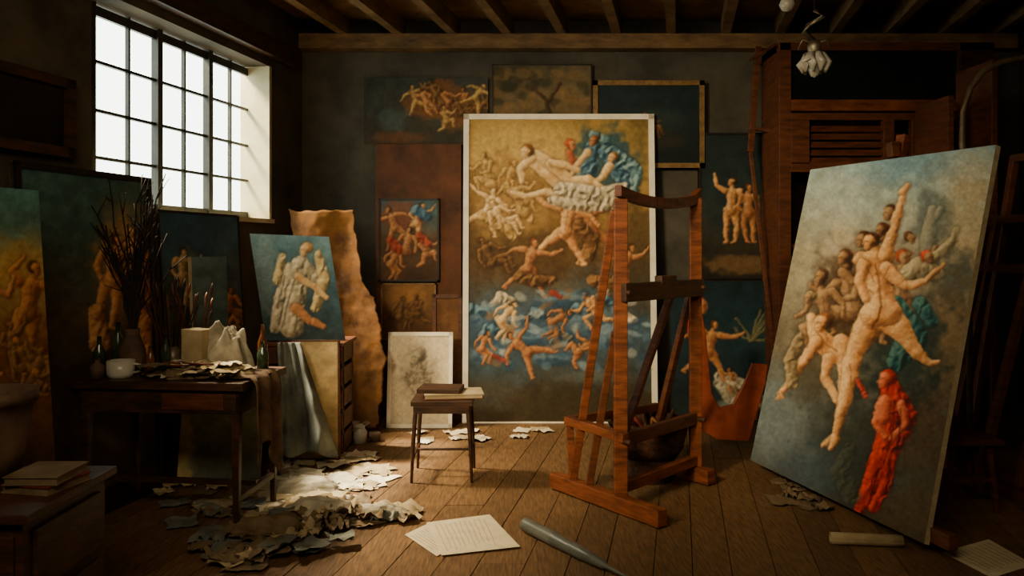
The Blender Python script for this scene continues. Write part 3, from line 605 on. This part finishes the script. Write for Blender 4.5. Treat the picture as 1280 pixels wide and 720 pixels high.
b.beam(Cc+V(-.01,0,1.6)-fo*.03,f0.lerp(f1,.2)+V(0,0,.03),.045,.035,WOODO)
b.beam(Cc+V(0,0,.95)-fo*.04,f0.lerp(f1,.36)+V(0,0,.03),.04,.03,WOODM)
b.beam(Rr+V(0,0,1.15)-fo*.03,Rr-fo*.36+V(0,0,.08),.045,.035,WOODM)
b.beam(Cc.lerp(Rr,.75)+V(0,0,1.14)-fo*.05,Cc.lerp(Rr,.05)-fo*.02+V(0,0,.38),.045,.03,WOODM)
b.beam(Cc-fo*.40+V(-.02,0,.42),Cc+fo*.04+V(0,0,.40),.05,.05,WOODO);b.beam(Cc+V(0,0,.38),Rr+V(0,0,.38),.04,.07,WOODM)
b.beam(Cc-fo*.38+V(-.02,0,.42),Rr-fo*.3+V(0,0,.40),.04,.05,WOODM)
b.beam(Cc+V(0,0,.13),Rr+V(0,0,.13),.045,.06,WOODO)
b.beam(Cc-fo*.38+V(0,0,.08),Cc-fo*.38+V(-.02,0,.44),.04,.035,WOODO)
for q in (Cc,Rr):
    for zz in (1.165,.38): b.tube([q+fo*.02+V(0,0,zz),q+fo*.075+V(0,0,zz)],[.016,.014],WOODD,10)
b.done('studio_easel',.006)
b=B();c=V(.83,4.87,0.0)
b.lathe(c,[(0,.14),(.17,.14),(.21,.2),(.235,.32),(.24,.36),(.225,.36),(.2,.22),(.15,.17),(0,.17)],WICK,40,lambda an,t:1+.015*math.sin(an*20))
b.lathe(c,[(0,0),(.15,0),(.13,.06),(.17,.14),(0,.14)],WICK,24)
for k in range(5): b.tube([c+V((.2+.01*k)*math.cos(t*.314),(.2+.01*k)*math.sin(t*.314),.2+.036*k+.004*math.sin(t*3)) for t in range(21)],.008,WICK,6)
for i in range(12):
    a0=i*.52;b.tube([c+V(.1*math.cos(a0),.1*math.sin(a0),.25),c+V(.2*math.cos(a0),.2*math.sin(a0),.37+random.uniform(0,.04)),c+V(.25*math.cos(a0+.3),.25*math.sin(a0+.3),.34)],[.014,.014,.008],random.choice([WICK,BROWNC,REDC,WOODM]),6)
b.done('wicker_basket')
b=B();Yp=5.45;o_=[(866,398),(868,440),(868,500),(872,540),(896,556),(936,558),(944,530),(956,490),(960,462),(940,460),(930,486),(916,512),(900,516),(890,498),(886,460),(882,420),(878,398)]
b.extr([P(x,y,Yp+(558-y)*.0009)+V(0,0,.035) for x,y in o_],V(0,.025,0),PALR)
b.done('painters_palette',.006)

b=B();X0=P(975,0,6.15).x;X1=P(1243,0,6.15).x;Yf=6.15
zt=2.98
def post(x0,x1,z0,z1,y0=Yf,y1=Yf+.06,m=WOODM): b.box((P(x0,0,Yf).x,y0,z0),(P(x1,0,Yf).x,y1,z1),m)
Zy=lambda y:P(0,y,Yf).z
post(974,989,0,zt);post(1200,1243,0,zt,m=WOODD);b.box((X0,Yf+.06,0),(X0+.03,6.6,zt),WOODM);b.box((X1-.03,Yf+.06,0),(X1,6.6,zt),WOODD)
b.box((X0,Yf,zt-.06),(X1,6.6,zt),WOODM);post(989,1200,Zy(139),Zy(125),Yf-.02,m=WOODO);post(989,1200,Zy(150),Zy(141))
post(989,1012,Zy(205),Zy(150));post(1105,1118,Zy(350),Zy(150));post(989,1200,Zy(215),Zy(203))
for k in range(5):
    y=156+k*10;b.box8([V(P(1012,0,Yf).x,Yf+.02,Zy(y+8)),V(P(1105,0,Yf).x,Yf+.02,Zy(y+8)),V(P(1105,0,Yf).x,Yf+.03,Zy(y+8)),V(P(1012,0,Yf).x,Yf+.03,Zy(y+8)),V(P(1012,0,Yf).x,Yf+.05,Zy(y)),V(P(1105,0,Yf).x,Yf+.05,Zy(y)),V(P(1105,0,Yf).x,Yf+.06,Zy(y)),V(P(1012,0,Yf).x,Yf+.06,Zy(y))],WOODM)
b.box((X0+.03,Yf+.05,Zy(125)),(X1-.2,Yf+.055,zt-.06),DKGLASS);b.box((X0+.03,6.56,0),(X1-.03,6.58,zt-.06),WOODD)
post(1140,1150,Zy(350),Zy(150));post(1170,1180,Zy(350),Zy(150))
for z in (.08,.5,.95,1.4): b.box((X0+.03,Yf+.03,z),(X1-.03,6.56,z+.03),WOODM)
b.done('wooden_cupboard',.004)
b=B();b.beam(P(938,190,6.4),P(948,58,6.5),.05,.025,WOODM);b.beam(P(968,185,6.4),P(970,55,6.5),.05,.025,WOODM);b.beam(P(938,75,6.49),P(970,55,6.5),.05,.025,WOODM);b.beam(P(938,160,6.42),P(970,165,6.42),.04,.025,WOODM)
b.beam(P(968,185,6.4),V(P(972,0,6.3).x,6.3,0),.05,.025,WOODM);b.beam(P(938,190,6.4),V(P(976,0,6.3).x,6.27,0),.03,.025,WOODM)
b.done('stretcher_frame',.003)
b=B();n=(RC[1]-RC[0]).cross(RC[3]-RC[0]).normalized()
if n.dot(V(0,0,1.4)-RC[0])<0:n=-n
bm=(RC[0]+RC[1])/2;tm=(RC[2]+RC[3])/2;up=(tm-bm).normalized();si=(RC[1]-RC[0]).normalized()
bk=lambda q,o=.065:q-n*o
b.beam(bk(bm+up*.02),bk(tm+up*.16),.06,.05,WOODO)
b.beam(bk(tm+up*.02,.03),bk(tm+up*.10,.03)+n*.03,.05,.07,WOODM)
for s_ in(-1,1):
    foot=bk(bm+si*s_*.5*1.15,.1);foot.z=.03
    b.beam(bk(tm-up*.3,.08)+si*s_*.1,foot,.05,.045,WOODM)
b.beam(bk(tm-up*.25,.1),V(*((bm-n*1.0).xy),.03),.05,.045,WOODM)
b.beam(bk(bm+up*.05+si*-.62,.05),bk(bm+up*.05+si*.82,.05),.05,.07,WOODM)
b.beam(bk(bm+up*.75+si*-.5,.09),bk(bm+up*.75+si*.5,.09),.03,.06,WOODM)
b.done('studio_easel',.005)
b=B()
for k,(xo,w,h) in enumerate([(0,.9,2.0),(.0,.7,1.6),(.0,.5,1.3)]):
    y0=4.3+k*.12;x_=2.95-k*.16
    for q in (0,w):
        b.beam((x_,y0+q,0.),(x_+.32,y0+q,h),.04,.05,WOODM)
    b.beam((x_,y0,.03),(x_,y0+w,.03),.04,.05,WOODM);b.beam((x_+.32,y0,h-.02),(x_+.32,y0+w,h-.02),.04,.05,WOODM)
b.done('canvas_stretcher_bars',.003)
b=B();b.box((3.0,5.5,0),(3.04,5.95,2.45),WOODM);b.box((3.3,5.5,0),(3.34,5.95,2.7),WOODM)
for z in (.5,1.2,1.9): b.box((3.04,5.52,z),(3.3,5.95,z+.03),WOODM)
b.done('narrow_shelf',.003)
b=B();c=FL(1215,640)
for sx in(-1,1):
    for sy in(-1,1): b.beam((c.x+sx*.13,c.y+.12+sy*.12,0),(c.x+sx*.1,c.y+.12+sy*.1,.36),.025,.025,WOODM)
b.box((c.x-.15,c.y-.04,.36),(c.x+.15,c.y+.28,.39),WOODM);b.box((c.x-.12,c.y-.0,.15),(c.x+.12,c.y+.02,.18),WOODM);b.done('step_stool',.003)
b=B();Yl=4.6;q=P(1018,84,Yl)
b.tube([V(q.x,Yl,3.3),V(q.x,Yl,q.z+.32)],.006,DARKM,6)
b.tube([V(q.x,Yl,q.z+.33),V(q.x+.05,Yl,q.z+.29),V(q.x-.04,Yl,q.z+.24),V(q.x-.06,Yl,q.z+.2),V(q.x,Yl,q.z+.15)],.014,METAL,8)
b.lathe(V(q.x,Yl,q.z+.06),[(.0,.09),(.03,.09),(.04,.06),(.035,.03),(.03,.02)],METAL)
for i in range(9):
    a0=i*2*math.pi/9;e=V(math.cos(a0),math.sin(a0),0);c=V(q.x,Yl,q.z)
    b.tube([c+V(0,0,.07),c+e*.045+V(0,0,.06),c+e*.075+V(0,0,.015),c+e*.06+V(0,0,-.03)],[.02,.026,.026,.008],GLASSY,8)
b.lathe(V(q.x,Yl,q.z),[(0,-.06),(.02,-.05),(.035,-.02),(.03,.04),(0,.07)],GLASSY)
for s_ in(-1,1): b.tube([V(q.x,Yl,q.z+.13),V(q.x+s_*.07,Yl,q.z+.16),V(q.x+s_*.09,Yl,q.z+.1)],.008,METAL,6)
b.done('pendant_lamp')
b=B();q=P(984,6,4.6);b.tube([V(q.x,4.6,3.3),V(q.x,4.6,q.z+.05)],.005,DARKM,6);b.lathe(V(q.x,4.6,q.z),[(0,-.04),(.03,-.03),(.045,0),(.03,.04),(.012,.06),(0,.06)],GLASSY);b.done('light_bulb')
b=B();pts=[P(1207,230,4.9),P(1203,180,4.9),P(1204,140,4.9),P(1213,110,4.9),P(1228,90,4.9),P(1250,78,4.9),P(1285,70,4.9),P(1330,78,4.9),P(1350,100,4.9)]
base=V(P(1212,0,4.9).x,4.9,0);b.tube([base,V(base.x,4.9,.8)]+pts,.019,PIPE,10);b.lathe(base,[(0,.0),(.16,0),(.16,.02),(.03,.04),(0,.04)],METAL)
b.lathe(pts[-1]-V(0,0,.12),[(.12,0),(.1,.07),(.04,.13),(.0,.14)],METAL);b.done('arc_floor_lamp')

b=B();b.box((-2.4,2.45,0.03),(-1.5,2.95,.56),WOODD);b.box((-2.43,2.42,.56),(-1.47,2.98,.59),WOODD)
for k in range(2): b.box((-1.5,2.5,.08+k*.24),(-1.485,2.9,.28+k*.24),WOODD)
for k in range(2): b.box((-2.36+k*.44,2.435,.08),(-1.96+k*.44,2.45,.52),WOODD)
for x in(-2.36,-1.56):
    for y in(2.5,2.88): b.box((x,y,0),(x+.05,y+.05,.04),WOODD)
b.done('low_cabinet',.004)
b=B();c=V(-1.84,2.8,.59);b.lathe(c,[(0,0),(.1,0),(.125,.1),(.14,.22),(.15,.27),(.16,.27),(.16,.31),(.145,.31),(.13,.25),(0,.22)],TERRA,30);b.done('clay_pot')
b=B()
for k in range(2):
    Rk=Matrix.Rotation(.2*k-.2,3,'Z');Ck=V(-1.58,2.72,.59+.03*k);b.box((-.09,-.1,.001),(.09,.1,.005),PAPD,Rk,Ck);b.box((-.086,-.095,.005),(.086,.095,.025),PAPD,Rk,Ck);b.box((-.09,-.1,.025),(.09,.1,.029),[REDC,PAPD][k],Rk,Ck)
b.done('stack_of_books')

def sheets(name,n,fx,size,mats,seed,cr=.05,hp=None):
    r=random.Random(seed);b=B()
    for i in range(n):
        x,y=fx(r);p=FL(x,y);w=size*r.uniform(.6,1.3);h=w*r.uniform(.6,1.3);rt=Matrix.Rotation(r.uniform(0,6.28),3,'Z')
        s1=r.uniform(0,50);c_=cr*r.uniform(.2,1.2);hz=(hp(x,y) if hp else 0)*r.random();tl=r.uniform(-.25,.25) if hz>.02 else 0
        def fn(u,v):
            q=V((u-.5)*w,(v-.5)*h,0);q=rt@q
            q.x+=.2*w*mn.noise(V(u*2+s1,v*2,3));q.y+=.2*w*mn.noise(V(u*2+s1,v*2,7))
            q.z=.004+hz+abs(c_*mn.noise(V(u*2.6+s1,v*2.6,s1)))+.3*c_*abs(mn.noise(V(u*6+s1,v*6,s1)))+max(0,tl*(u-.5)*w)
            return q+p
        b.grid(fn,9,9,r.choice(mats),True)
    return b.done(name)
def reg(poly):
    def f(r):
        while 1:
            x=r.uniform(min(p[0] for p in poly),max(p[0] for p in poly));y=r.uniform(min(p[1] for p in poly),max(p[1] for p in poly))
            c=False;j=len(poly)-1
            for i in range(len(poly)):
                if (poly[i][1]>y)!=(poly[j][1]>y) and x<(poly[j][0]-poly[i][0])*(y-poly[i][1])/(poly[j][1]-poly[i][1])+poly[i][0]:c=not c
                j=i
            if c:return x,y
    return f
sheets('scattered_papers',55,reg([(335,578),(400,568),(480,572),(480,600),(430,630),(340,640)]),.17,[PAPW,PAPC,PAPC],3,.03)
sheets('crumpled_papers',80,reg([(230,690),(330,645),(430,628),(510,635),(515,648),(420,662),(430,685),(300,708)]),.15,[PAPD,PAPC,PAPD,GREYC],4,.06,lambda x,y:.06*max(0,1-abs(x-370)/150))
sheets('crumpled_papers',40,reg([(385,535),(450,535),(455,553),(400,560)]),.15,[PAPC,PAPD],6,.06,lambda x,y:.24*max(0,1-abs(x-415)/40))
sheets('scattered_papers',16,reg([(500,540),(700,537),(640,552),(520,556)]),.11,[PAPW,PAPC],8,.03)
sheets('scattered_papers',10,reg([(960,590),(1010,600),(1030,640),(980,640)]),.12,[PAPD,PAPD],9,.05)
sheets('scattered_papers',26,reg([(190,600),(330,585),(330,640),(220,660)]),.14,[PAPC,PAPD,GREYC],12,.05)
G=lambda c:(lambda x,y,z:V(x,y,z)+c)
rag(0,0,.16,.09,.06,11,LINEN,'crumpled_rag',.003,G(FL(475,645)),2)
rag(0,0,.22,.12,.07,17,LINEN,'crumpled_rag',.003,G(FL(385,612)),2)
rag(0,0,.22,.12,.09,19,LINEN,'crumpled_rag',.003,G(FL(400,648)),2)
rag(0,0,.2,.14,.09,13,PAPD,'crumpled_rag',.003,G(FL(340,668)),2)
b=B();c=FL(450,553);b.lathe(c,[(0,0),(.05,0),(.05,.08),(.035,.1),(.035,.12),(0,.12)],CERAM);b.lathe(c+V(.1,.05,0),[(0,0),(.04,0),(.04,.06),(0,.06)],TERRA);b.done('paint_jar')
def sheet(name,quad,k,seed,z=.004):
    q=[FL(*p,z+.0) for p in quad];a=Art(min(p[0] for p in quad),min(p[1] for p in quad),max(p[0] for p in quad),max(p[1] for p in quad),seed,4)
    a.c[:]=(206,190,152)
    bx,by=quad[0];ex,ey=quad[1];tx,ty=quad[3]
    r=random.Random(seed)
    for i in range(k):
        v=.12+.76*i/(k-1);l=r.uniform(.75,.92);u0=.1
        while u0<l:
            u1=min(l,u0+r.uniform(.03,.1));pt=lambda u,v:(bx+(ex-bx)*u+(tx-bx)*v,by+(ey-by)*u+(ty-by)*v)
            a.fig([[(*pt(u0,v),.35),(*pt(u1,v),.35)]],((96,88,72),)*3,bump=0,out=0,al=.75);u0=u1+.015
    a.c=np.clip(a.c,0,255)
    return painting(name,q,a,None,thick=.001,res=.5,mat=PAPERM,edge=PAPW)
sheet('printed_sheet',[(506,668),(546,695),(578,676),(540,652)],9,51,.004)
sheet('printed_sheet',[(533,653),(552,694),(650,683),(612,643)],11,52,.009)
sheet('printed_sheet',[(1178,690),(1240,722),(1292,706),(1236,674)],9,53,.004)
b=B();p0=FL(656,655,.035);p1=FL(785,722,.02);L=lambda t:p0.lerp(p1,t)
b.tube([L(-.01),L(0),L(.02),L(.3),L(.31),L(.33),L(.36),L(.6),L(.8),L(.81),L(1.0)],[.015,.032,.034,.034,.036,.036,.032,.03,.018,.012,.006],PEN,20);b.done('marker_pen')
b=B();p0=FL(1038,672,.03);p1=FL(1128,676,.03)
def roll(u,v):
    a0=u*4*math.pi;r=.018+.012*u;ax_=(p1-p0).normalized();s1=ax_.cross(V(0,0,1));return p0.lerp(p1,v)+s1*r*math.cos(a0)+V(0,0,1)*r*math.sin(a0)
b.grid(roll,48,4,PAPC);b.done('paper_roll',solid=.001)

# ================================================================ LIGHT
w=bpy.data.worlds.new('World');bpy.context.scene.world=w;w.use_nodes=True;bg=w.node_tree.nodes['Background']
bg.inputs[0].default_value=(.84,.94,.80,1);bg.inputs[1].default_value=8.0
def light(name,kind,loc,tgt,en,col,**k):
    l=bpy.data.lights.new(name,kind);l.energy=en;l.color=col
    for a_,v_ in k.items(): setattr(l,a_,v_)
    o=bpy.data.objects.new(name,l);bpy.context.collection.objects.link(o);o.location=loc
    o.rotation_euler=(V(*tgt)-V(*loc)).to_track_quat('-Z','Y').to_euler();return o
d=V(.60,-.16,-1)
light('sun','SUN',(-4,5,5),tuple(V(-4,5,5)+d),20,(1,.86,.62),angle=math.radians(4))
light('floor_fill_spot','SPOT',(-3.9,5.7,4.7),(-.5,5.2,0),5200,(1,.80,.50),spot_size=math.radians(70),spot_blend=.5,shadow_soft_size=.4)  # added lamp outside the window, widens the warm pool on the floor
light('canvas_fill_spot','SPOT',(-2.1,.8,3.0),(.75,5.6,1.2),1550,(1,.79,.48),spot_size=math.radians(50),spot_blend=1.,shadow_soft_size=.4)  # added fill spot aimed at the paintings; the room has no skylight
light('room_fill_area','AREA',(-.5,.3,3.1),(.2,6.0,1.4),85,(1.,.80,.52),shape='RECTANGLE',size=2.2,size_y=1.2)  # added overhead fill, lifts the dark parts of the room
c=bpy.data.cameras.new('camera');c.lens=F/1280*36;c.sensor_width=36;c.shift_y=-(360-HY)/1280;c.clip_start=.05
o=bpy.data.objects.new('camera',c);bpy.context.collection.objects.link(o);o.location=(0,0,H0);o.rotation_euler=(math.pi/2,0,0)
bpy.context.scene.camera=o
